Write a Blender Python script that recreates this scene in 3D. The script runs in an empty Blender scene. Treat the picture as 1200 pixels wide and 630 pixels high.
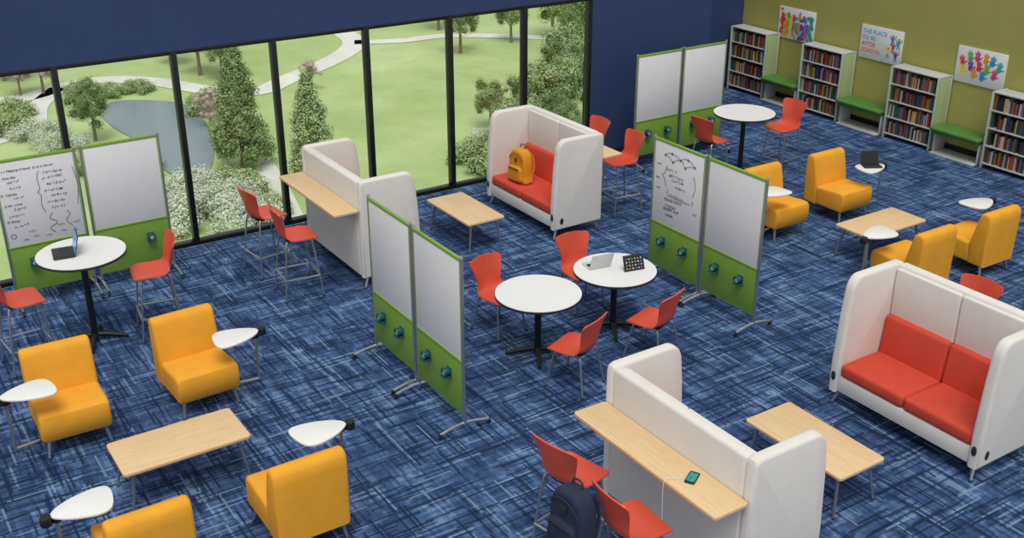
import bpy, bmesh, math, random
from mathutils import Vector, Matrix
import numpy as np
rad=math.radians
sc=bpy.context.scene
try:
    sc.view_settings.view_transform='Standard'; sc.view_settings.look='None'
except Exception: pass

# ---------------------------------------------------------------- materials
def lin(h):
    h=h.lstrip('#'); c=[int(h[i:i+2],16)/255 for i in (0,2,4)]
    return tuple([(x/12.92 if x<=.04045 else ((x+.055)/1.055)**2.4) for x in c]+[1.0])
def base(name):
    m=bpy.data.materials.new(name); m.use_nodes=True
    nt=m.node_tree; return m,nt,nt.nodes['Principled BSDF']
def mat(name,col,rough=.6,metal=0,var=.06,scale=6,bump=0,bscale=200,emit=0):
    m,nt,p=base(name); c=lin(col)
    p.inputs['Roughness'].default_value=rough; p.inputs['Metallic'].default_value=metal
    tc=nt.nodes.new('ShaderNodeTexCoord')
    n=nt.nodes.new('ShaderNodeTexNoise'); n.inputs['Scale'].default_value=scale; n.inputs['Detail'].default_value=4
    nt.links.new(tc.outputs['Object'],n.inputs['Vector'])
    r=nt.nodes.new('ShaderNodeValToRGB')
    r.color_ramp.elements[0].position=.3; r.color_ramp.elements[1].position=.7
    r.color_ramp.elements[0].color=tuple([x*(1-var) for x in c[:3]]+[1])
    r.color_ramp.elements[1].color=tuple([min(1,x*(1+var)) for x in c[:3]]+[1])
    nt.links.new(n.outputs['Fac'],r.inputs['Fac']); nt.links.new(r.outputs['Color'],p.inputs['Base Color'])
    if bump:
        n2=nt.nodes.new('ShaderNodeTexNoise'); n2.inputs['Scale'].default_value=bscale
        nt.links.new(tc.outputs['Object'],n2.inputs['Vector'])
        b=nt.nodes.new('ShaderNodeBump'); b.inputs['Strength'].default_value=bump; b.inputs['Distance'].default_value=.002
        nt.links.new(n2.outputs['Fac'],b.inputs['Height']); nt.links.new(b.outputs['Normal'],p.inputs['Normal'])
    if emit:
        p.inputs['Emission Color'].default_value=c; p.inputs['Emission Strength'].default_value=emit
    return m
def wood_mat(name,c1,c2):
    m,nt,p=base(name); p.inputs['Roughness'].default_value=.45
    tc=nt.nodes.new('ShaderNodeTexCoord'); mp=nt.nodes.new('ShaderNodeMapping')
    mp.inputs['Scale'].default_value=(14,1.2,14)
    n=nt.nodes.new('ShaderNodeTexNoise'); n.inputs['Scale'].default_value=3; n.inputs['Detail'].default_value=6; n.inputs['Distortion'].default_value=.6
    r=nt.nodes.new('ShaderNodeValToRGB'); r.color_ramp.elements[0].position=.3; r.color_ramp.elements[1].position=.7
    r.color_ramp.elements[0].color=lin(c1); r.color_ramp.elements[1].color=lin(c2)
    L=nt.links.new
    L(tc.outputs['Object'],mp.inputs['Vector']); L(mp.outputs['Vector'],n.inputs['Vector']); L(n.outputs['Fac'],r.inputs['Fac']); L(r.outputs['Color'],p.inputs['Base Color'])
    return m
def carpet_mat():
    m,nt,p=base('carpet_tiles'); p.inputs['Roughness'].default_value=.95
    p.inputs['Specular IOR Level'].default_value=.1
    L=nt.links.new; nn=nt.nodes.new
    geo=nn('ShaderNodeNewGeometry')
    def vm(op,a,b=None):
        v=nn('ShaderNodeVectorMath'); v.operation=op
        if isinstance(a,tuple): v.inputs[0].default_value=a
        else: L(a,v.inputs[0])
        if b is not None:
            if isinstance(b,tuple): v.inputs[1].default_value=b
            else: L(b,v.inputs[1])
        return v.outputs[0]
    def mm(op,a,b=None,clamp=False):
        v=nn('ShaderNodeMath'); v.operation=op; v.use_clamp=clamp
        for i,x in enumerate((a,b)):
            if x is None: continue
            if isinstance(x,(int,float)): v.inputs[i].default_value=x
            else: L(x,v.inputs[i])
        return v.outputs[0]
    def comb(a,b,c):
        v=nn('ShaderNodeCombineXYZ')
        for i,x in enumerate((a,b,c)):
            if isinstance(x,(int,float)): v.inputs[i].default_value=x
            else: L(x,v.inputs[i])
        return v.outputs[0]
    def white(vec):
        n=nn('ShaderNodeTexWhiteNoise'); n.noise_dimensions='3D'; L(vec,n.inputs['Vector']); return n.outputs['Value']
    pos=geo.outputs['Position']
    sp=nn('ShaderNodeSeparateXYZ'); L(pos,sp.inputs[0]); X,Y=sp.outputs[0],sp.outputs[1]
    def dash(a,c,w,l,seed):      # woven dashes running along a, row width w, dash length l
        row=mm('FLOOR',mm('DIVIDE',c,w)); r0=white(comb(row,seed,3.3))
        seg=mm('FLOOR',mm('ADD',mm('DIVIDE',a,l),mm('MULTIPLY',r0,17.0)))
        return white(comb(row,seg,seed+.5))
    wx=dash(X,Y,.13,.42,1.0); wy=dash(Y,X,.13,.42,2.0)
    tx=dash(X,Y,.030,.28,3.0); ty=dash(Y,X,.030,.28,4.0)
    dx=dash(X,Y,.020,.40,5.0); dy=dash(Y,X,.020,.40,6.0)
    def noise(scl):
        n=nn('ShaderNodeTexNoise'); n.inputs['Scale'].default_value=1; n.inputs['Detail'].default_value=2
        L(vm('MULTIPLY',pos,scl),n.inputs['Vector']); return n.outputs['Fac']
    fib=mm('ADD',mm('MULTIPLY',noise((14,150,0)),.5),mm('MULTIPLY',noise((150,14,0)),.5))
    v=mm('ADD',mm('MULTIPLY',wx,.19),mm('MULTIPLY',wy,.19))
    v=mm('ADD',v,mm('ADD',mm('MULTIPLY',tx,.26),mm('MULTIPLY',ty,.26)))
    v=mm('ADD',v,mm('MULTIPLY',mm('SUBTRACT',fib,.5),.9))
    r=nn('ShaderNodeValToRGB'); cr=r.color_ramp
    cr.elements[0].position=.10; cr.elements[0].color=lin('#22324f')
    cr.elements[1].position=.88; cr.elements[1].color=lin('#7f98b9')
    e=cr.elements.new(.42); e.color=lin('#3a4f77')
    e=cr.elements.new(.62); e.color=lin('#4f6a94')
    L(v,r.inputs['Fac'])
    dark=mm('MAXIMUM',mm('LESS_THAN',dx,.13),mm('LESS_THAN',dy,.13))
    lite=mm('MAXIMUM',mm('GREATER_THAN',dx,.965),mm('GREATER_THAN',dy,.965))
    m1=nn('ShaderNodeMix'); m1.data_type='RGBA'
    L(mm('MULTIPLY',lite,.4),m1.inputs[0]); L(r.outputs['Color'],m1.inputs[6]); m1.inputs[7].default_value=lin('#93adca')
    m2=nn('ShaderNodeMix'); m2.data_type='RGBA'
    L(mm('MULTIPLY',dark,.75),m2.inputs[0]); L(m1.outputs[2],m2.inputs[6]); m2.inputs[7].default_value=lin('#18233b')
    L(m2.outputs[2],p.inputs['Base Color'])
    return m
def leaf_mat(name,cols,scale=1.2):
    m,nt,p=base(name); p.inputs['Roughness'].default_value=.85
    p.inputs['Specular IOR Level'].default_value=.2
    g=nt.nodes.new('ShaderNodeNewGeometry')
    n=nt.nodes.new('ShaderNodeTexNoise'); n.inputs['Scale'].default_value=scale; n.inputs['Detail'].default_value=6; n.inputs['Roughness'].default_value=.7
    r=nt.nodes.new('ShaderNodeValToRGB')
    r.color_ramp.elements[0].position=.3; r.color_ramp.elements[0].color=lin(cols[0])
    r.color_ramp.elements[1].position=.7; r.color_ramp.elements[1].color=lin(cols[-1])
    if len(cols)==3:
        e=r.color_ramp.elements.new(.5); e.color=lin(cols[1])
    nt.links.new(g.outputs['Position'],n.inputs['Vector']); nt.links.new(n.outputs['Fac'],r.inputs['Fac']); nt.links.new(r.outputs['Color'],p.inputs['Base Color'])
    return m
def glass_mat():
    m=bpy.data.materials.new('window_glass'); m.use_nodes=True; nt=m.node_tree; nt.nodes.clear()
    o=nt.nodes.new('ShaderNodeOutputMaterial'); t=nt.nodes.new('ShaderNodeBsdfTransparent'); g=nt.nodes.new('ShaderNodeBsdfGlossy')
    g.inputs['Roughness'].default_value=.02; t.inputs['Color'].default_value=(.97,.99,.98,1)
    fr=nt.nodes.new('ShaderNodeFresnel'); fr.inputs['IOR'].default_value=1.35
    mx=nt.nodes.new('ShaderNodeMixShader'); L=nt.links.new
    L(fr.outputs[0],mx.inputs[0]); L(t.outputs[0],mx.inputs[1]); L(g.outputs[0],mx.inputs[2]); L(mx.outputs[0],o.inputs[0])
    return m
M={}
M['white_fabric']=mat('white_fabric','#dfdbd4',.9,var=.02,bump=.3,bscale=300)
M['red_fabric']=mat('red_fabric','#cc4631',.85,var=.06,bump=.4,bscale=350)
M['yellow_fabric']=mat('yellow_fabric','#e9a329',.85,var=.05,bump=.4,bscale=350)
M['red_plastic']=mat('red_plastic','#d5523a',.4,var=.02)
M['metal']=mat('brushed_metal','#b4b7ba',.3,metal=.85,var=.04)
M['black']=mat('black_metal','#16181b',.4,var=.05)
M['dark']=mat('dark_plastic','#2a2d31',.5,var=.05)
M['white_lam']=mat('white_laminate','#e9e9e5',.35,var=.01)
M['white_board']=mat('whiteboard_surface','#e4e4e6',.3,var=.01)
M['grey']=mat('grey_paint','#bcbfbd',.5,var=.03)
M['green']=mat('green_panel','#769b38',.5,var=.06)
M['green_rail']=mat('green_rail','#7fa63a',.5,var=.03)
M['shelf_green']=mat('shelf_side_green','#a5b783',.5,var=.03)
M['bench_green']=mat('bench_green','#4f7d36',.6,var=.06)
M['teal']=mat('teal_plastic','#17525c',.4,var=.05)
M['wood']=wood_mat('maple_laminate','#dbb886','#e5c79b')
M['wall_blue']=mat('wall_paint_blue','#2b3f69',.8,var=.03,scale=1.5)
M['wall_green']=mat('wall_paint_green','#aba75a',.85,var=.03,scale=1.5)
M['trim']=mat('dark_trim','#1d2431',.6,var=.05)
M['frame']=mat('window_frame_black','#0f1114',.4,var=.05)
M['glass']=glass_mat()
M['carpet']=carpet_mat()
M['ink']=mat('marker_ink','#26282c',.6,var=.02)
M['bag_yellow']=mat('bag_canvas_yellow','#d9941a',.8,var=.08,bump=.3)
M['bag_navy']=mat('bag_canvas_navy','#1d2740',.8,var=.1,bump=.3)
M['brown']=mat('leather_brown','#7a4a22',.6,var=.1)
M['screen']=mat('screen_blue','#5c92d0',.2,var=.25,scale=9,emit=.25)
M['screen_teal']=mat('screen_teal','#1d8a86',.2,var=.6,scale=60,emit=.15)
M['screen_dark']=mat('screen_dark','#23272e',.15,var=.1,scale=20)
M['silver']=mat('silver_plastic','#c9cccd',.35,var=.03)
M['cable']=mat('white_cable','#e8e8e8',.5,var=.01)
for i,c in enumerate(['#6b2a22','#27415e','#3a3a3c','#8c6b3a','#b9b3a4','#2f5a45','#7a5c7c','#a5452c','#20242c','#c8a95e']):
    M['bk%d'%i]=mat('book_cover_%d'%i,c,.6,var=.08)
PC=['#e6362c','#f39a1c','#f6dc26','#6cbb3a','#1f9bd6','#7a3fa0','#e23b8c','#27b5a4']
for i,c in enumerate(PC): M['pc%d'%i]=mat('print_ink_%d'%i,c,.6,var=.05)
M['bark']=leaf_mat('bark',['#7a6a5a','#9d8b75'],4)
M['leaf_a']=leaf_mat('leaf_green',['#617a44','#8ba265','#becb98'],2.2)
M['leaf_b']=leaf_mat('leaf_light',['#829a5c','#afc084','#d8e0b8'],2.2)
M['leaf_c']=leaf_mat('leaf_pale',['#b3bfa0','#dadfcb','#f2f3e8'],2.5)
M['leaf_r']=leaf_mat('leaf_russet',['#a8978a','#c6b4a6','#dccfc4'],2.5)
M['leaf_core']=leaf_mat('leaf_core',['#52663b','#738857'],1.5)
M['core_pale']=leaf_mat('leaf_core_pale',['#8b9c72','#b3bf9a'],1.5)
M['lawn']=leaf_mat('lawn_grass',['#9db36f','#b1c383','#c4d299'],.12)
M['path']=leaf_mat('path_gravel',['#d9d5cd','#ebe8e2'],.5)
m,nt,p=base('pond_water'); p.inputs['Base Color'].default_value=lin('#84929a'); p.inputs['Roughness'].default_value=.25; M['water']=m

# ---------------------------------------------------------------- mesh builder
def bevel_edges(bm,edges,off,seg=3):
    if off>0 and edges:
        bmesh.ops.bevel(bm,geom=edges,offset=off,segments=seg,profile=.5,affect='EDGES',clamp_overlap=True)
def bx(sx,sy,sz,bev=0,seg=2):
    bm=bmesh.new(); bmesh.ops.create_cube(bm,size=1); bmesh.ops.scale(bm,vec=(sx,sy,sz),verts=bm.verts)
    bevel_edges(bm,bm.edges[:],bev,seg); return bm
def cyl(r1,r2,h,seg=24,bev=0):
    bm=bmesh.new(); bmesh.ops.create_cone(bm,cap_ends=True,segments=seg,radius1=r1,radius2=r2,depth=h)
    if bev:
        es=[e for e in bm.edges if abs(e.verts[0].co.z-e.verts[1].co.z)<1e-6]
        bevel_edges(bm,es,bev,2)
    return bm
def sph(r,sx=1,sy=1,sz=1,u=16,v=10):
    bm=bmesh.new(); bmesh.ops.create_uvsphere(bm,u_segments=u,v_segments=v,radius=r); bmesh.ops.scale(bm,vec=(sx,sy,sz),verts=bm.verts); return bm
def prism(poly,h,axis='z',bev=0,seg=3):
    """poly: 2D outline. axis z -> (x,y) up z ; axis y -> (x,z) along y (centred)"""
    bm=bmesh.new()
    if axis=='z': vs=[bm.verts.new((a,b,-h/2)) for a,b in poly]; d=Vector((0,0,h))
    else: vs=[bm.verts.new((a,-h/2,b)) for a,b in poly]; d=Vector((0,h,0))
    f=bm.faces.new(vs)
    r=bmesh.ops.extrude_face_region(bm,geom=[f])
    nv=[g for g in r['geom'] if isinstance(g,bmesh.types.BMVert)]
    bmesh.ops.translate(bm,vec=d,verts=nv)
    bmesh.ops.recalc_face_normals(bm,faces=bm.faces)
    if bev:
        k=2 if axis=='z' else 1
        es=[e for e in bm.edges if abs(e.verts[0].co[k]-e.verts[1].co[k])<1e-6]
        bevel_edges(bm,es,bev,seg)
    return bm
def crom(pts,n,closed=False):
    out=[]; N=len(pts); P=[np.array(p,float) for p in pts]
    segs=N if closed else N-1
    for i in range(segs):
        if closed: a,b,c,d=P[(i-1)%N],P[i],P[(i+1)%N],P[(i+2)%N]
        else: a,b,c,d=P[max(i-1,0)],P[i],P[i+1],P[min(i+2,N-1)]
        for k in range(n):
            t=k/n
            out.append(.5*((2*b)+(c-a)*t+(2*a-5*b+4*c-d)*t*t+(3*b-a-3*c+d)*t**3))
    if not closed: out.append(P[-1])
    return out
def tube(pts,r,seg=8,closed=False):
    bm=bmesh.new(); P=[Vector(p) for p in pts]; n=len(P); rings=[]
    prev=None
    for i in range(n):
        if closed: t=(P[(i+1)%n]-P[i-1]).normalized()
        elif i==0: t=(P[1]-P[0]).normalized()
        elif i==n-1: t=(P[-1]-P[-2]).normalized()
        else: t=((P[i+1]-P[i]).normalized()+(P[i]-P[i-1]).normalized()).normalized()
        if prev is None:
            a=Vector((0,0,1)) if abs(t.z)<.9 else Vector((1,0,0)); u=t.cross(a).normalized()
        else: u=(prev-t*prev.dot(t)).normalized()
        prev=u; w=t.cross(u)
        rr=r[i] if isinstance(r,(list,tuple)) else r
        rings.append([bm.verts.new(P[i]+(u*math.cos(2*math.pi*k/seg)+w*math.sin(2*math.pi*k/seg))*rr) for k in range(seg)])
    for i in range(n if closed else n-1):
        A=rings[i]; Bq=rings[(i+1)%n]
        for k in range(seg): bm.faces.new((A[k],A[(k+1)%seg],Bq[(k+1)%seg],Bq[k]))
    if not closed:
        bm.faces.new(rings[0][::-1]); bm.faces.new(rings[-1])
    bmesh.ops.recalc_face_normals(bm,faces=bm.faces)
    return bm
def rrect(sx,sy,r,n=5):
    pts=[]
    for cx,cy,a0 in ((sx/2-r,sy/2-r,0),(-sx/2+r,sy/2-r,90),(-sx/2+r,-sy/2+r,180),(sx/2-r,-sy/2+r,270)):
        for k in range(n+1):
            a=rad(a0+90*k/n); pts.append((cx+r*math.cos(a),cy+r*math.sin(a)))
    return pts
class Builder:
    def __init__(s): s.v=[]; s.f=[]; s.m=[]; s.mats=[]
    def add(s,bm,mt,loc=(0,0,0),rot=(0,0,0)):
        T=Matrix.Translation(loc)@Matrix.Rotation(rad(rot[2]),4,'Z')@Matrix.Rotation(rad(rot[1]),4,'Y')@Matrix.Rotation(rad(rot[0]),4,'X')
        if mt not in s.mats: s.mats.append(mt)
        mi=s.mats.index(mt); o=len(s.v)
        bm.verts.ensure_lookup_table(); bm.verts.index_update()
        for v in bm.verts: s.v.append(tuple(T@v.co))
        for f in bm.faces: s.f.append([o+v.index for v in f.verts]); s.m.append(mi)
        bm.free(); return s
    def poly(s,pts,mt):
        if mt not in s.mats: s.mats.append(mt)
        o=len(s.v); s.v+= [tuple(p) for p in pts]; s.f.append(list(range(o,o+len(pts)))); s.m.append(s.mats.index(mt))
    def mesh(s,name,angle=38):
        me=bpy.data.meshes.new(name); me.from_pydata(s.v,[],s.f)
        for k in s.mats: me.materials.append(M[k])
        me.polygons.foreach_set('material_index',s.m)
        me.polygons.foreach_set('use_smooth',[True]*len(s.f)); me.update()
        me.set_sharp_from_angle(angle=rad(angle))
        return me
def put(name,me,loc=(0,0,0),rz=0,scale=1,parent=None):
    o=bpy.data.objects.new(name,me); sc.collection.objects.link(o)
    o.location=loc; o.rotation_euler=(0,0,rad(rz))
    o.scale=(scale,)*3 if isinstance(scale,(int,float)) else scale
    if parent: o.parent=parent
    return o
def textmesh(body,size,mt,align='LEFT'):
    c=bpy.data.curves.new('t','FONT'); c.body=body; c.size=size; c.extrude=.0008; c.align_x=align; c.resolution_u=2; c.shear=.25 if mt=='ink' else 0
    o=bpy.data.objects.new('t',c); sc.collection.objects.link(o)
    bpy.context.view_layer.update()
    dg=bpy.context.evaluated_depsgraph_get()
    me=bpy.data.meshes.new_from_object(o.evaluated_get(dg)); bpy.data.objects.remove(o)
    me.materials.clear(); me.materials.append(M[mt]); return me
def add_mesh(b,me,mt,T):
    if mt not in b.mats: b.mats.append(mt)
    o=len(b.v); mi=b.mats.index(mt)
    for v in me.vertices: b.v.append(tuple(T@v.co))
    for p in me.polygons: b.f.append([o+i for i in p.vertices]); b.m.append(mi)

# ---------------------------------------------------------------- room shell
YW=13.7; XG=15.9; YB=15.85; HT=4.4; WT=2.63
b=Builder()
b.poly([(-4,-2,0),(XG,-2,0),(XG,YB,0),(13.0,YB,0),(13.0,YW,0),(-4,YW,0)],'carpet')
put('floor',b.mesh('floor'))
def wallbox(name,x0,x1,y0,y1,z0,z1,mt):
    b=Builder(); b.add(bx(x1-x0,y1-y0,z1-z0),mt,((x0+x1)/2,(y0+y1)/2,(z0+z1)/2)); return put(name,b.mesh(name))
MX=[-1.4,-.1,1.15,2.52,3.95,5.27,6.62,7.95,9.25,10.5]
b=Builder()
b.add(bx(10.5+4,.2,HT-WT),'wall_blue',((10.5-4)/2,YW+.1,(HT+WT)/2))
b.add(bx(2.5,.2,HT),'wall_blue',(11.75,YW+.1,HT/2))
b.add(bx(2.6,.2,WT),'wall_blue',(-2.7,YW+.1,WT/2))
put('wall_window_side',b.mesh('wall_window_side'))
wallbox('wall_return',12.8,13.0,YW+.2,YB+.2,0,HT,'wall_blue')
wallbox('wall_back',13.0,XG+.2,YB,YB+.2,0,HT,'wall_blue')
wallbox('wall_right',XG,XG+.2,-2,YB,0,HT,'wall_green')
wallbox('baseboard_window_side',10.52,12.99,YW-.015,YW,0,.1,'trim')
wallbox('baseboard_back',13.0,XG-.015,YB-.015,YB,0,.1,'trim')
wallbox('baseboard_right',XG-.015,XG,-2,YB,0,.1,'trim')
for i in range(len(MX)-1):
    x0,x1=MX[i],MX[i+1]; w=x1-x0; b=Builder(); fw=.035
    b.add(bx(fw,.12,WT,.004),'frame',(-w/2+fw/2,0,WT/2)); b.add(bx(fw,.12,WT,.004),'frame',(w/2-fw/2,0,WT/2))
    b.add(bx(w-2*fw,.12,.05,.004),'frame',(0,0,WT-.025)); b.add(bx(w-2*fw,.12,.06,.004),'frame',(0,0,.03))
    b.add(bx(w-2*fw,.008,WT-.11),'glass',(0,0,WT/2))
    put('window_%d'%(i+1),b.mesh('window'),((x0+x1)/2,YW+.06,0))

# ---------------------------------------------------------------- booth sofa (faces +X)
def booth(counter):
    b=Builder(); W=1.72; D=.8; T=.11; H=1.4
    prof=[(-.40,.15),(.40,.15),(.405,.5),(.375,1.0),(.35,1.22)]
    for k in range(1,7):
        a=rad(90*k/6); prof.append((.35-.13*(1-math.cos(a)),1.22+.18*math.sin(a)))
    prof+=[(-.34,H),(-.385,H-.02),(-.40,H-.06)]
    for s in (-1,1):
        b.add(prism(prof,T,'y',.03,3),'white_fabric',(0,s*(W/2-T/2),0))
        b.add(sph(.03,.35,.9,1.7),'dark',(.405,s*(W/2-T/2),.33))
        b.add(sph(.028,1.1,.3,1.7),'dark',(.28,s*(W/2+.001),.27))
    b.add(bx(.11,W-2*T+.02,H-.16,.03,3),'white_fabric',(-.35,0,.15+(H-.16)/2))
    iw=(W-2*T)/2
    for s in (-1,1):
        b.add(bx(.05,iw-.008,.52,.02,3),'white_fabric',(-.275,s*iw/2,1.1))
        b.add(bx(.14,iw-.008,.44,.04,4),'red_fabric',(-.235,s*iw/2,.65),(0,-6,0))
        b.add(bx(.60,iw-.006,.14,.04,4),'red_fabric',(.085,s*iw/2,.405))
    b.add(bx(.68,W-2*T,.17,.015),'white_fabric',(.04,0,.25))
    for sx in (-1,1):
        for sy in (-1,1):
            b.add(tube([(sx*.30,sy*(W/2-.09),.17),(sx*.37,sy*(W/2-.05),.012)],[.024,.014],8),'metal')
            b.add(cyl(.018,.018,.014,10),'dark',(sx*.372,sy*(W/2-.05),.007))
        b.add(bx(.03,W-.2,.025),'metal',(sx*.30,0,.155))
    if counter:
        b.add(prism(rrect(.33,W-.04,.03),.035,'z',.008,2),'wood',(-.575,0,1.03))
        for s in (-1,0,1):
            b.add(prism([(-.41,1.01),(-.68,1.01),(-.41,.86)],.012,'y'),'grey',(0,s*.68,0))
    return b.mesh('booth')
bm_c=booth(True); bm_p=booth(True)
put('booth_sofa',bm_p,(8.42,12.03,0),180)
put('booth_sofa',bm_c,(5.60,12.05,0),0)
put('booth_sofa',bm_c,(5.38,5.32,0),0)
put('booth_sofa',bm_p,(8.32,5.42,0),180)

# ---------------------------------------------------------------- shell chair
def shell_part(zs):
    pr=[(.235,-.035,.15,.0,.0),(.215,-.006,.205,.0,.004),(.12,.0,.225,.0,.012),(0,-.012,.225,.0,.022),(-.10,-.012,.212,.005,.03),
        (-.165,.02,.188,.03,.03),(-.20,.085,.168,.05,.01),(-.22,.17,.178,.06,.0),(-.24,.27,.208,.055,.0),(-.256,.345,.226,.045,0),(-.264,.385,.20,.03,-.01)]
    rows=crom(pr,4); bm=bmesh.new(); G=[]
    for x,z,hw,wr,li in rows:
        G.append([bm.verts.new((x+wr*t*t,hw*t,zs+z+li*t*t)) for t in [(-1+2*k/12) for k in range(13)]])
    for i in range(len(G)-1):
        for k in range(12): bm.faces.new((G[i][k],G[i][k+1],G[i+1][k+1],G[i+1][k]))
    bmesh.ops.recalc_face_normals(bm,faces=bm.faces)
    bmesh.ops.solidify(bm,geom=bm.faces[:],thickness=.014)
    return bm
def chair(tall):
    b=Builder(); zs=.77 if tall else .455
    b.add(shell_part(zs),'red_plastic')
    sp=.235 if tall else .225
    for sx in (-1,1):
        for sy in (-1,1):
            b.add(tube(crom([(sx*.06,sy*.10,zs-.035),(sx*.13,sy*.145,zs-.04),(sx*.16,sy*.165,zs-.09),(sx*sp,sy*(sp-.01),.015)],4),.0115,8),'metal')
            b.add(cyl(.017,.014,.022,10),'dark',(sx*sp,sy*(sp-.01),.011))
    b.add(bx(.26,.22,.014,.004),'dark',(0,0,zs-.04))
    if tall:
        q=.213; z=.28
        b.add(tube([(q,q-.01,z),(q,-q+.01,z)],.011,8),'metal'); b.add(tube([(-q,q-.01,z),(-q,-q+.01,z)],.011,8),'metal')
        for s in (-1,1): b.add(tube([(q,s*(q-.01),z),(-q,s*(q-.01),z)],.011,8),'metal')
    return b.mesh('chair')
st=chair(True); lc=chair(False)
for x,y,r in [(4.45,12.42,8),(4.50,11.57,-6),(1.38,11.5,5),(2.78,11.48,172),(9.5,12.42,180),(9.5,11.62,175),(11.2,11.62,5),(12.62,11.5,184),(4.38,5.80,12),(4.36,5.03,-3),(9.25,5.78,184)]:
    put('bar_stool',st,(x,y,0),r)
for x,y,r in [(6.01,9.42,-80),(7.17,9.43,-95),(6.0,7.95,112),(7.05,7.97,108)]:
    put('school_chair',lc,(x,y,0),r)

# ---------------------------------------------------------------- round tables
def rtable(h,r=.47):
    b=Builder()
    b.add(cyl(r,r,.026,64,.004),'dark',(0,0,h-.017)); b.add(cyl(r-.006,r-.006,.006,64),'white_lam',(0,0,h-.003))
    b.add(cyl(.10,.10,.012,24),'black',(0,0,h-.036)); b.add(cyl(.036,.036,h-.07,20),'black',(0,0,h/2))
    b.add(cyl(.06,.045,.05,20),'black',(0,0,.075))
    for k in range(4):
        a=math.pi/4+k*math.pi/2+.25; c,s=math.cos(a),math.sin(a)
        b.add(tube([(0,0,.075),(.12*c,.12*s,.07),(.30*c,.30*s,.032),(.35*c,.35*s,.024)],[.032,.03,.022,.016],10),'black')
        b.add(cyl(.02,.02,.016,10),'dark',(.335*c,.335*s,.008))
    return b.mesh('rtable')
lo=rtable(.74); hi=rtable(1.07)
put('round_cafe_table',lo,(6.05,8.70,0)); put('round_cafe_table',lo,(7.11,8.73,0))
put('round_bar_table',hi,(2.1,11.68,0),10); put('round_bar_table',hi,(11.9,11.66,0),10)

# ---------------------------------------------------------------- coffee tables
def ctable():
    b=Builder()
    b.add(prism(rrect(.57,1.12,.035),.034,'z',.008,2),'wood',(0,0,.425))
    b.add(bx(.36,.9,.03,.004),'grey',(0,0,.393))
    for sx in (-1,1):
        for sy in (-1,1):
            b.add(tube([(sx*.19,sy*.46,.40),(sx*.25,sy*.52,.012)],[.019,.012],8),'metal'); b.add(cyl(.014,.014,.014,8),'dark',(sx*.251,sy*.521,.007))
    return b.mesh('ctable')
ct=ctable()
put('coffee_table',ct,(7.09,11.95,0),0); put('coffee_table',ct,(6.75,5.43,0),0)
put('coffee_table',ct,(2.06,8.48,0),90); put('coffee_table',ct,(11.37,8.52,0),90)

# ---------------------------------------------------------------- lounge chairs
def lounge(side):
    b=Builder(); W=.61
    back=[(-.34,.16),(-.12,.16),(-.115,.42),(-.13,.50),(-.16,.64),(-.19,.76),(-.205,.80),(-.235,.825),(-.28,.83),(-.32,.815),(-.345,.78),(-.352,.70),(-.348,.5)]
    seat=[(-.13,.17),(.31,.17),(.335,.20),(.352,.30),(.352,.38),(.335,.425),(.30,.445),(.22,.447),(.05,.43),(-.12,.42)]
    b.add(prism(back,W,'y',.035,4),'yellow_fabric'); b.add(prism(seat,W-.006,'y',.035,4),'yellow_fabric')
    for sx in (-1,1):
        for sy in (-1,1):
            b.add(tube([(sx*.27,sy*.24,.18),(sx*.31,sy*.27,.012)],[.02,.013],8),'metal'); b.add(cyl(.015,.015,.014,8),'dark',(sx*.311,sy*.271,.007))
    pts=[(.21,.0),(.16,.08),(.02,.15),(-.15,.18),(-.235,.14),(-.235,.0),(-.19,-.13),(-.10,-.165),(.04,-.13),(.15,-.07)]
    out=[(x[0],x[1]) for x in crom(pts,5,True)]
    px,py=.26,side*.52
    poly=[(px-.02+bb,py-side*.17+side*a) for a,bb in out]
    if side<0: poly=poly[::-1]
    b.add(prism(poly,.018,'z',.004,2),'white_lam',(0,0,.675))
    b.add(cyl(.014,.014,.50,12),'metal',(px,py,.415))
    b.add(tube([(px,py,.17),(px-.02,py-side*.1,.165),(px-.06,side*.22,.165)],.014,8),'metal')
    b.add(cyl(.04,.045,.05,20,.006),'black',(px,py,.64)); b.add(cyl(.045,.04,.07,20,.006),'black',(px-.02,py+side*.075,.655))
    b.add(bx(.05,.09,.02,.004),'black',(px,py+side*.03,.63))
    return b.mesh('lounge')
lp,ln_=lounge(1),lounge(-1)
for x,y,r,s in [(2.66,9.82,-88,1),(1.42,9.82,-92,-1),(2.65,7.27,90,-1),(1.40,7.30,90,1),(12.0,9.8,-90,1),(10.78,9.85,-90,-1),(12.05,7.58,90,-1),(10.82,7.6,90,1)]:
    put('lounge_chair',lp if s>0 else ln_,(x,y,0),r,(1.04,1.04,1.05))

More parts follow.
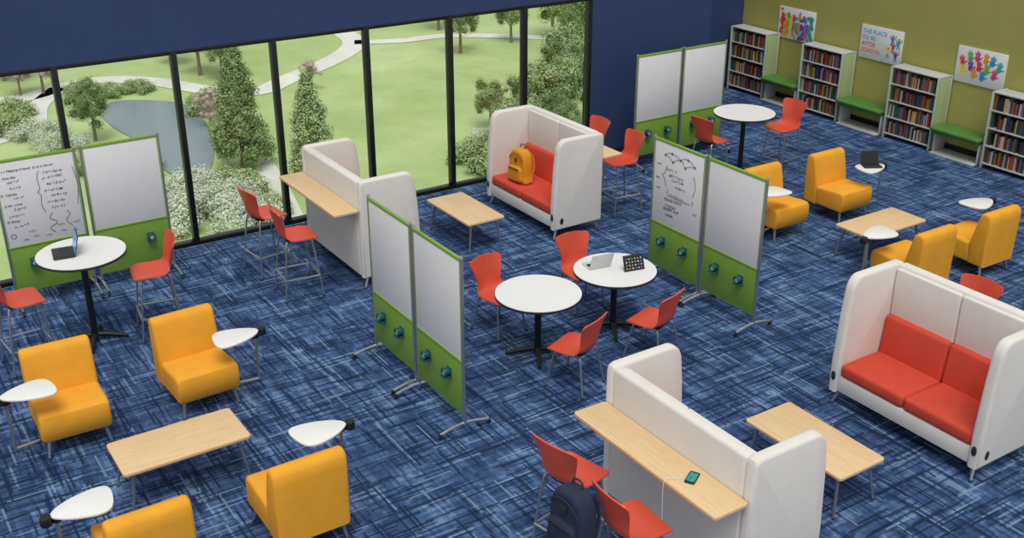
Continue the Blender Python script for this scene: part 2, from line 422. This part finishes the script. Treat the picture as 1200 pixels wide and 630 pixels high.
# ---------------------------------------------------------------- mobile whiteboards
def wboard(writing=None):
    b=Builder(); W=.93; H=1.83
    for s in (-1,1):
        b.add(tube([(s*(W/2-.015),0,.07),(s*(W/2-.015),0,H)],.016,10),'metal')
        b.add(cyl(.018,.012,.02,10),'metal',(s*(W/2-.015),0,H+.005))
        b.add(tube(crom([(s*(W/2-.015),-.27,.055),(s*(W/2-.015),-.14,.085),(s*(W/2-.015),0,.10),(s*(W/2-.015),.14,.085),(s*(W/2-.015),.27,.055)],4),.016,8),'metal')
        for q in (-1,1):
            b.add(cyl(.025,.025,.02,14),'dark',(s*(W/2-.015),q*.27,.026),(0,90,0)); b.add(bx(.03,.03,.03,.004),'dark',(s*(W/2-.015),q*.27,.052))
    b.add(bx(W-.05,.022,1.02,.003),'white_board',(0,0,1.28))
    b.add(bx(W-.05,.03,.035,.005),'green_rail',(0,0,1.805))
    b.add(bx(W-.05,.02,.56,.003),'green',(0,0,.47))
    b.add(bx(W-.05,.034,.022,.004),'green_rail',(0,0,.76))
    for s in (-1,1):
        b.add(bx(.012,.026,1.6,.003),'green_rail',(s*(W/2-.034),0,1.0))
        x=s*.20; z=.56
        b.add(bx(.08,.012,.09,.004),'teal',(x,-.016,z))
        ring=[(x+.038*math.cos(a),-.075,z+.038*math.sin(a)) for a in [k*math.pi/8 for k in range(16)]]
        b.add(tube(ring,.012,8,True),'teal'); b.add(cyl(.038,.038,.05,18,.004),'teal',(x,-.045,z),(90,0,0)); b.add(cyl(.028,.028,.012,18,.003),'silver',(x,-.068,z),(90,0,0))
        b.add(bx(.10,.08,.012,.003),'teal',(x,-.055,z-.05))
    y=-.0135
    def T(txt,x,z,size):
        add_mesh(b,textmesh(txt,size,'ink'),'ink',Matrix.Translation((x+random.uniform(-.015,.015),y,z+random.uniform(-.006,.006)))@Matrix.Rotation(rad(90),4,'X')@Matrix.Rotation(rad(random.uniform(-4,5)),4,'Z'))
    def S(pts,r=.0028): b.add(tube([(p[0],y,p[1]) for p in crom(pts,4)],r,5),'ink')
    def circ(cx,cz,r): b.add(tube([(cx+r*math.cos(k*math.pi/6),y,cz+r*math.sin(k*math.pi/6)) for k in range(12)],.0028,5,True),'ink')
    random.seed(4)
    if writing=='a':
        T('x = Mapping of inputs  (y, z) to the set',-.36,1.68,.036)
        for i,(t,x) in enumerate([('1)  Area (dx)',-.41),('u(x) + y²',-.34),('k_n = 0',-.30),('2)  f (dy/dx)',-.41),('= b - a²',-.30),('3) lim  n→∞',-.41),('Σ (an+1)',-.31),('y = mx + c',-.38),('4) Group',-.41),('x₁ , x₂ = 0',-.33)]): T(t,x,1.60-.066*i,.037)
        for i,(t,x) in enumerate([('∫ (x² + 2x) dx',.06),('a² - b² = √(xy)',.04),('f(x) = Σ an xⁿ',.08),('(x + y)² = 2π',.05),('cos θ = 1/2',.12),('m = Δy / Δx',.08),('= [ a , b ]',.1)]): T(t,x,1.59-.072*i,.038)
        S([(.03,1.63),(.0,1.55),(.01,1.42),(-.02,1.38),(.01,1.34),(.0,1.22),(.03,1.12)])
        S([(.10,1.1),(.06,1.04),(.14,.98),(.05,.92),(.10,.86)]); S([(.26,1.10),(.29,1.05),(.24,.98),(.30,.90)])
        S([(.40,1.62),(.43,1.40),(.40,1.15)]); circ(-.36,.90,.028)
        for i,x0 in enumerate((-.28,-.14,.0,.16,.3)): T('x²+y',x0,.83+.02*(i%2),.03)
        for i,x0 in enumerate((-.2,.14,.3)): T('= Σ n',x0,.92+.015*(i%2),.034)
    if writing=='b':
        nd=[(-.24,1.65),(-.12,1.69),(.03,1.65),(.16,1.69),(.28,1.63),(-.10,1.59),(.12,1.58)]
        for a,c in ((0,1),(1,2),(2,3),(3,4),(0,5),(5,2),(2,6),(6,4)):
            (x0,z0),(x1,z1)=nd[a],nd[c]; S([(x0,z0),((x0+x1)/2,(z0+z1)/2+.018),(x1,z1)],.0022)
        for cx,cz in nd: circ(cx,cz,.013)
        for i,(t,x) in enumerate([('{ a, b }  →',-.2),('g(x) = Σ (n-1)',-.14),('∫ ( x+1 ) dx',-.12),('→ 2ab + c',-.04)]): T(t,x,1.48-.064*i,.044)
        S([(-.2,1.52),(-.24,1.42),(-.28,1.39),(-.24,1.36),(-.2,1.26)]); S([(.27,1.52),(.31,1.39),(.27,1.26)])
        T('( n = Σ x / n )',-.12,1.175,.043); S([(-.14,1.16),(.05,1.155),(.24,1.165)]); S([(-.16,1.23),(-.17,1.19),(-.16,1.15)]); S([(.27,1.22),(.28,1.19),(.27,1.15)])
        for i,t in enumerate(['TRACK DATA','  = LOGIC','GRAPH  (x,y)','   results']): T(t,-.24,1.08-.06*i,.05)
        T('y=x',-.39,1.33,.043); T('z+1',-.37,1.2,.04); T('≈ 4',.28,1.05,.043); T('x→y',-.39,1.5,.036)
    return b.mesh('wboard')
wb=wboard(); wa=wboard('a'); wbb=wboard('b')
for me,x,y,r in [(wa,2.0,13.0,0),(wb,2.98,13.02,0),(wb,4.59,9.23,-90),(wb,4.58,8.25,-90),(wbb,8.40,9.2,-90),(wb,8.40,8.25,-90),(wb,11.27,12.95,0),(wb,12.22,12.95,0)]:
    put('mobile_whiteboard',me,(x,y,0),r)

# ---------------------------------------------------------------- bookshelves, books, benches, posters (right wall)
def shelf():
    b=Builder(); W,D,H=.97,.36,1.25
    for s in (-1,1):
        b.add(bx(D-.03,.018,H-.03,.002),'shelf_green',(-.01,s*(W/2-.013),H/2))
        b.add(bx(.012,.031,H-.04,.002),'green_rail',(D/2-.036,s*(W/2-.015),H/2))
        for x in (-D/2+.015,D/2-.015): b.add(bx(.03,.03,H,.004),'grey',(x,s*(W/2-.015),H/2))
        b.add(bx(D-.02,.026,.03,.003),'grey',(0,s*(W/2-.015),H-.015)); b.add(bx(D-.02,.026,.03,.003),'grey',(0,s*(W/2-.015),.05))
    b.add(bx(.012,W-.06,H-.08),'grey',(-D/2+.012,0,H/2))
    for k in range(5): b.add(bx(D-.03,W-.05,.022,.003),'grey',(0,0,.08+k*.289))
    return b.mesh('shelf')
def books(seed):
    random.seed(seed); b=Builder()
    for k in range(4):
        y=-.43; z=.0915+k*.289+.001
        while y<.42:
            t=random.uniform(.016,.04); h=random.uniform(.17,.235); d=random.uniform(.14,.2)
            if y+t>.43: break
            if random.random()<.06: y+=.04; continue
            b.add(bx(d,t-.001,h),'bk%d'%random.randrange(10),(.14-d/2,y+t/2,z+h/2)); y+=t
    return b.mesh('books',30)
sh=shelf()
for i,y in enumerate([15.28,13.42,11.40,9.45]):
    put('bookshelf',sh,(15.69,y,0),180); put('shelved_books',books(i+3),(15.69,y,0),180)
def bench(W):
    b=Builder()
    b.add(prism(rrect(.44,W,.05),.05,'z',.015,3),'bench_green',(0,0,.43))
    b.add(bx(.40,W-.06,.07,.02),'bench_green',(-.01,0,.385))
    for s in (-1,1): b.add(bx(.30,.025,.36,.006),'grey',(-.05,s*(W/2-.05),.19))
    b.add(bx(.38,W-.1,.03,.004),'grey',(-.01,0,.0152))
    return b.mesh('bench')
for y,w in [(14.35,.86),(12.41,1.0),(10.425,.94)]: put('wall_bench',bench(w),(15.62,y,0),180)
def disc(b,x,z,rx,rz,mt,y,a=0,n=14):
    b.poly([(x+rx*math.cos(t)*math.cos(a)-rz*math.sin(t)*math.sin(a),y,z+rx*math.cos(t)*math.sin(a)+rz*math.sin(t)*math.cos(a)) for t in [-2*math.pi*k/n for k in range(n)]][::-1],mt)
def hand(b,x,z,s,mt,y,a=0):
    def q(u,v,ru,rv,aa): disc(b,x+(u*math.cos(a)-v*math.sin(a))*s,z+(u*math.sin(a)+v*math.cos(a))*s,ru*s,rv*s,mt,y,a+aa)
    q(0,0,.4,.42,0)
    for u,v,aa,l in ((-.32,.62,.25,.34),(-.11,.76,.08,.4),(.11,.75,-.06,.4),(.32,.6,-.25,.32),(.55,.12,-1.0,.3)): q(u,v,.1,l,aa)
def poster(k):
    b=Builder(); W,H=.90,.58; random.seed(k*7+1)
    b.add(bx(W,.02,H,.003),'white_lam'); y=-.0112
    if k==0:
        for i in range(150):
            u=random.uniform(-.41,.41); c=int((u+.41)/.82*7.99); v=random.gauss(-.06,.12)
            v=max(-.24,min(.24,v)); disc(b,u,v,random.uniform(.01,.06),random.uniform(.01,.04),'pc%d'%c,y-i*.00003,random.uniform(0,3))
        for i,u in enumerate([-.34,-.2,-.07,.08,.22,.35]):
            disc(b,u,-.08,.022,.15,'pc%d'%((i*3)%8),y-.005); hand(b,u,.09+.03*(i%2),.085,'pc%d'%((i*3)%8),y-.0055,random.uniform(-.3,.3))
    if k==1:
        for t,x,z,s,mt in [('THE PLACE',-.41,.15,.105,'pc4'),('TO BE',-.41,.04,.105,'pc4'),('AFTER',-.41,-.07,.105,'pc0'),('SCHOOL',-.41,-.18,.105,'pc0')]:
            add_mesh(b,textmesh(t,s,mt),mt,Matrix.Translation((x,y,z))@Matrix.Rotation(rad(90),4,'X'))
        for i,(u,v) in enumerate([(.24,.12),(.37,.08),(.17,-.1),(.34,-.14),(.27,.0)]):
            c='pc%d'%((i*3+4)%8); disc(b,u,v+.06,.03,.03,'pc1',y-.001); disc(b,u,v,.03,.055,c,y-.0012)
            for s in (-1,1): disc(b,u+s*.04,v+.03,.01,.045,c,y-.0014,-s*.9); disc(b,u+s*.02,v-.07,.011,.04,'pc4',y-.0014,s*.3)
            disc(b,u+.06,v+.07,.012,.012,'pc%d'%(i%8),y-.001)
    if k==2:
        pts=[(-.33,.02),(-.2,.11),(-.07,.13),(.08,.12),(.2,.1),(.33,.03),(-.3,-.12),(-.17,-.04),(-.02,-.02),(.12,-.04),(.26,-.1),(-.1,-.15),(.06,-.16)]
        for i,(u,v) in enumerate(pts): hand(b,u,v,.115,'pc%d'%((i*3)%8),y-i*.0003,(-u*.8))
    return b.mesh('poster')
for k,y in enumerate([14.43,12.45,10.46]): put('wall_poster',poster(k),(XG-.012,y,1.46),-90)

# ---------------------------------------------------------------- small things
def laptop(w=.32,d=.22,ang=105,scr='screen',body='dark'):
    b=Builder()   # user on -X side; hinge at +X
    b.add(prism(rrect(d,w,.015),.016,'z',.003,2),body,(0,0,.008)); b.add(bx(d*.5,w*.86,.002),'black',(d*.1,0,.0172))
    a=rad(ang-90)
    cx=d/2+math.sin(a)*d/2; cz=.016+math.cos(a)*d/2
    b.add(bx(.008,w,d,.003),body,(cx,0,cz),(0,math.degrees(a),0))
    b.add(bx(.002,w*.92,d*.88),scr,(cx-.0055*math.cos(a),0,cz+.0055*math.sin(a)),(0,math.degrees(a),0))
    return b.mesh('laptop')
put('laptop',laptop(),(1.93,11.74,1.071),-8)
put('laptop',laptop(.27,.19,110,'screen','silver'),(7.0,8.93,.741),-100)
put('laptop',laptop(.26,.18,110,'black','dark'),(12.36,9.56,.719),60)
# tablet leaning on its folio stand
b=Builder(); ti=rad(22)
b.add(bx(.25,.009,.18,.003),'black',(0,.034,.084),(-22,0,0))
b.add(bx(.225,.001,.155),'screen_dark',(0,.034-.0048*math.cos(ti),.084+.0048*math.sin(ti)),(-22,0,0))
for i in range(6):
    for j in range(4):
        h=.028+.036*j
        cy=h*math.sin(ti)-.0055*math.cos(ti); cz=h*math.cos(ti)+.0055*math.sin(ti)
        b.add(bx(.013,.002,.013),['silver','pc4','white_lam','pc1','silver','pc3','white_lam','pc0'][(i*3+j*5)%8],(-.09+.036*i,cy,cz),(-22,0,0))
b.add(prism([(.01,.002),(.10,.002),(.065,.13)],.12,'y'),'dark',(0,0,0),(0,0,90))
put('tablet_computer',b.mesh('tablet'),(7.27,8.58,.741),-12)
b=Builder(); b.add(prism(rrect(.08,.155,.012),.009,'z',.002,2),'black',(0,0,.0045)); b.add(bx(.064,.115,.001),'screen_teal',(0,0,.0096))
put('smartphone',b.mesh('phone'),(4.83,4.93,1.0485),-60)
b=Builder(); b.add(tube(crom([(4.77,4.97,1.053),(4.70,5.0,1.054),(4.655,5.02,1.055),(4.630,5.02,.98),(4.632,5.0,.6),(4.64,4.95,.2),(4.70,4.9,.006),(4.85,4.8,.006)],5),.0025,6),'cable')
put('charging_cable',b.mesh('cable'))
def backpack(mt,accent):
    b=Builder()   # front towards +X
    out=[]
    for a,z in [(-.17,0),(.17,0),(.185,.12),(.175,.32),(.13,.44),(.05,.485),(-.05,.485),(-.13,.44),(-.175,.32),(-.185,.12)]: out.append((a,z))
    o2=[(p[0],p[1]) for p in crom(out,4,True)]
    b.add(prism(o2,.17,'y',.045,4),mt,(0,0,0),(0,0,90))
    pk=[(-.13,.04),(.13,.04),(.14,.14),(.12,.23),(.0,.25),(-.12,.23),(-.14,.14)]
    b.add(prism([(p[0],p[1]) for p in crom(pk,4,True)],.07,'y',.025,3),mt,(.10,0,0),(0,0,90))
    b.add(tube(crom([(.095,-.15,.33),(.10,-.1,.40),(.098,0,.43),(.10,.1,.40),(.095,.15,.33)],5),.005,6),accent)
    b.add(bx(.012,.22,.02,.003),accent,(.14,0,.22)); b.add(bx(.012,.05,.07,.004),accent,(.095,0,.34))
    b.add(tube(crom([(-.03,-.05,.48),(-.04,-.04,.53),(-.04,.04,.53),(-.03,.05,.48)],5),.009,8),accent)
    for s in (-1,1): b.add(tube(crom([(-.07,s*.08,.44),(-.13,s*.1,.36),(-.14,s*.12,.2),(-.08,s*.14,.06)],5),.014,8),mt)
    return b.mesh('backpack')
put('yellow_backpack',backpack('bag_yellow','brown'),(8.25,12.33,.478),185)
put('navy_backpack',backpack('bag_navy','dark'),(3.93,5.18,.68),185)

# ---------------------------------------------------------------- park outside (below floor level)
ZP=-10.
b=Builder(); b.poly([(-120,14.5,ZP),(220,14.5,ZP),(220,220,ZP),(-120,220,ZP)],'lawn'); put('park_lawn',b.mesh('lawn'))
def path(P,w):
    C=crom(P,6); b=Builder(); L=[];R=[]
    for i,c in enumerate(C):
        d=C[min(i+1,len(C)-1)]-C[max(i-1,0)]; d=d/ (np.linalg.norm(d)+1e-9); n=np.array([-d[1],d[0]])*w/2
        L.append(tuple(c+n)+(ZP+.03,)); R.append(tuple(c-n)+(ZP+.03,))
    for i in range(len(C)-1): b.poly([R[i],R[i+1],L[i+1],L[i]],'path')
    put('park_path',b.mesh('path'))
path([(35.2, 76.1), (31.3, 69.0), (30.1, 64.2), (27.4, 61.0), (23.1, 58.0), (20.4, 56.3), (18.4, 58.0), (16.4, 61.5), (14.1, 63.4), (11.7, 63.0), (9.7, 61.9), (7.2, 62.1)],1.5)
path([(30.1, 64.2), (32.8, 63.0), (36.3, 62.5), (40.3, 59.3), (44.0, 55.1)],1.2)
path([(17.6, 52.0), (16.5, 46.3), (15.7, 42.0), (14.6, 37.5)],.9)
path([(11.7, 63.0), (9.9, 59.8), (8.8, 56.0), (6.7, 54.5)],1.1)
b=Builder(); b.poly([tuple(p)+(ZP+.04,) for p in crom([(13.2, 58.4), (14.7, 58.0), (16.3, 56.1), (16.3, 52.8), (15.3, 48.5), (13.9, 45.1),(12.7,44.4),(12.2,47.3),(12.5,50.7),(12.2,53.4),(12.2,56.2)],5,True)],'water')
put('pond',b.mesh('pond'))
def foliage(seed,kind,leaf,n=14000,ls=.085,core='leaf_core'):
    rng=np.random.default_rng(seed); b=Builder(); cl=[]
    if kind=='cone':
        for i in range(60):
            z=.6+4.3*(i/60); r=1.2*(1-(i/60)**1.5)*.85+.06; a=i*2.4+rng.uniform(-.4,.4)
            cl.append((r*.8*math.cos(a)*rng.uniform(.5,1.1),r*.8*math.sin(a)*rng.uniform(.5,1.1),z,.16+.30*r*rng.uniform(.7,1.2)))
    elif kind=='round':
        for i in range(48):
            d=rng.normal(size=3); d/=np.linalg.norm(d); k=rng.uniform(.2,1.1)
            cl.append((d[0]*1.3*k,d[1]*1.3*k,2.65+d[2]*1.4*k,rng.uniform(.28,.6)))
    else:
        for i in range(26):
            a=rng.uniform(0,6.28); k=rng.uniform(0,1.25); cl.append((k*math.cos(a),k*math.sin(a),.25+.6*rng.random()*(1.3-k),rng.uniform(.25,.5)))
    if kind!='bush':
        b.add(tube([(0,0,-.1),(.03,0,1),(0,.02,3.2)],[.14,.1,.04],8),'bark')
        for k in range(6): b.add(tube([(0,0,1.2+.2*k),(.7*math.cos(k*2.1),.7*math.sin(k*2.1),2.2+.25*k)],[.05,.02],6),'bark')
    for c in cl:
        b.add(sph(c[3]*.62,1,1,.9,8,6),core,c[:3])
    w=np.array([c[3]**2 for c in cl]); w/=w.sum()
    idx=rng.choice(len(cl),n,p=w); C=np.array(cl)[idx]
    d=rng.normal(size=(n,3)); d/=np.linalg.norm(d,axis=1)[:,None]
    P=C[:,:3]+d*(C[:,3]*rng.uniform(.6,1.2,n))[:,None]
    u=np.cross(d,rng.normal(size=(n,3))); u/=np.linalg.norm(u,axis=1)[:,None]
    v=np.cross(d,u)+d*rng.uniform(-.8,.8,n)[:,None]; s=(ls*rng.uniform(.5,1.1,n)*.5)[:,None]
    Q=np.stack([P-u*s,P+v*s,P+u*s,P-v*s],1).reshape(-1,3)
    if leaf not in b.mats: b.mats.append(leaf)
    mi=b.mats.index(leaf); o=len(b.v)
    b.v+=[tuple(q) for q in Q.tolist()]; b.f+=[[o+4*i,o+4*i+1,o+4*i+2,o+4*i+3] for i in range(n)]; b.m+=[mi]*n
    return b.mesh('foliage')
fm={'cone':foliage(1,'cone','leaf_a',20000),'lcone':foliage(11,'cone','leaf_b',18000),'round':foliage(2,'round','leaf_a'),'light':foliage(3,'round','leaf_b'),'bush':foliage(4,'bush','leaf_b',9000,.08),'pale':foliage(5,'bush','leaf_c',9000,.075,'core_pale'),'russet':foliage(6,'round','leaf_r',7000,.09,'leaf_r')}
TREES=[('cone',15.3,44.7,1.12),('lcone',16.9,40.8,1.0),('russet',23.1,55.1,.4),('light',19.1,61.5,.95),('light',19.9,60.1,.8),('light',18.7,64.9,.8),
('light',34.3,58.0,.9),('round',41.4,58.2,1.1),('light',38.5,58.7,.8),('round',38.2,50.9,1.1),('light',33.1,45.5,1.0),('round',31.3,41.2,1.),
('light',28.7,40.5,.95),('light',29.0,42.8,.75),('light',27.4,43.6,.6),('round',10.9,52.2,.7),('russet',10.7,62.2,.7),('russet',9.6,62.5,.6),
('pale',8.7,53.6,1.),('pale',9.3,51.7,.8),('bush',8.3,58.0,1.),('bush',7.4,56.1,1.2),('bush',12.4,61.1,.7),('bush',13.6,59.9,.7),('bush',15.0,59.8,.7),
('pale',11.8,42.2,1.1),('pale',12.8,42.6,1.),('pale',12.8,40.3,1.2),('pale',13.0,38.4,1.1),('bush',13.9,42.0,1.),('pale',11.4,39.4,1.2),('bush',14.3,38.8,.7),
('bush',24.3,39.7,1.0),('bush',24.6,38.1,1.3),('bush',25.2,37.1,1.3),('pale',26.0,36.5,1.2),('bush',27.4,37.0,1.2),('bush',26.7,40.3,1.2),('pale',26.6,41.9,.8),
('bush',16.9,54.0,1.),('bush',17.7,54.7,1.),('russet',16.2,51.4,.45),('round',17.3,69.8,1.),('light',14.6,70.2,1.),('light',11.1,68.7,1.),('round',9.5,66.3,.9),
('bush',9.9,47.8,.9),('bush',11.3,46.2,.9),('bush',11.0,48.4,.8),('light',25.5,38.6,.75),('round',27.8,38.6,.7),('light',36.5,64.5,1.0),('light',31.5,72.0,1.1),('round',25.0,73.0,1.1),('light',21.5,71.0,1.1)]
for i,(k,x,y,s) in enumerate(TREES):
    put('shrub' if k in('bush','pale') else 'tree',fm[k],(x,y,ZP),(i*67)%360,s)

# ---------------------------------------------------------------- light + camera
w=bpy.data.worlds.new('World'); sc.world=w; w.use_nodes=True
bg=w.node_tree.nodes['Background']; bg.inputs[0].default_value=(.96,.98,1,1); bg.inputs[1].default_value=.64
L=bpy.data.lights.new('sun','SUN'); L.energy=1.9; L.angle=rad(30); L.color=(1,.97,.93)
o=bpy.data.objects.new('sun',L); sc.collection.objects.link(o); o.location=(0,0,12)
d=Vector((.25,.45,-1)); o.rotation_euler=d.to_track_quat('-Z','Y').to_euler()
cam=bpy.data.cameras.new('camera'); co=bpy.data.objects.new('camera',cam); sc.collection.objects.link(co)
cam.sensor_width=36; cam.lens=38.7; cam.clip_end=600
co.location=(0,0,5.8); co.rotation_euler=(rad(90-24.3),0,rad(-33.3)); sc.camera=co
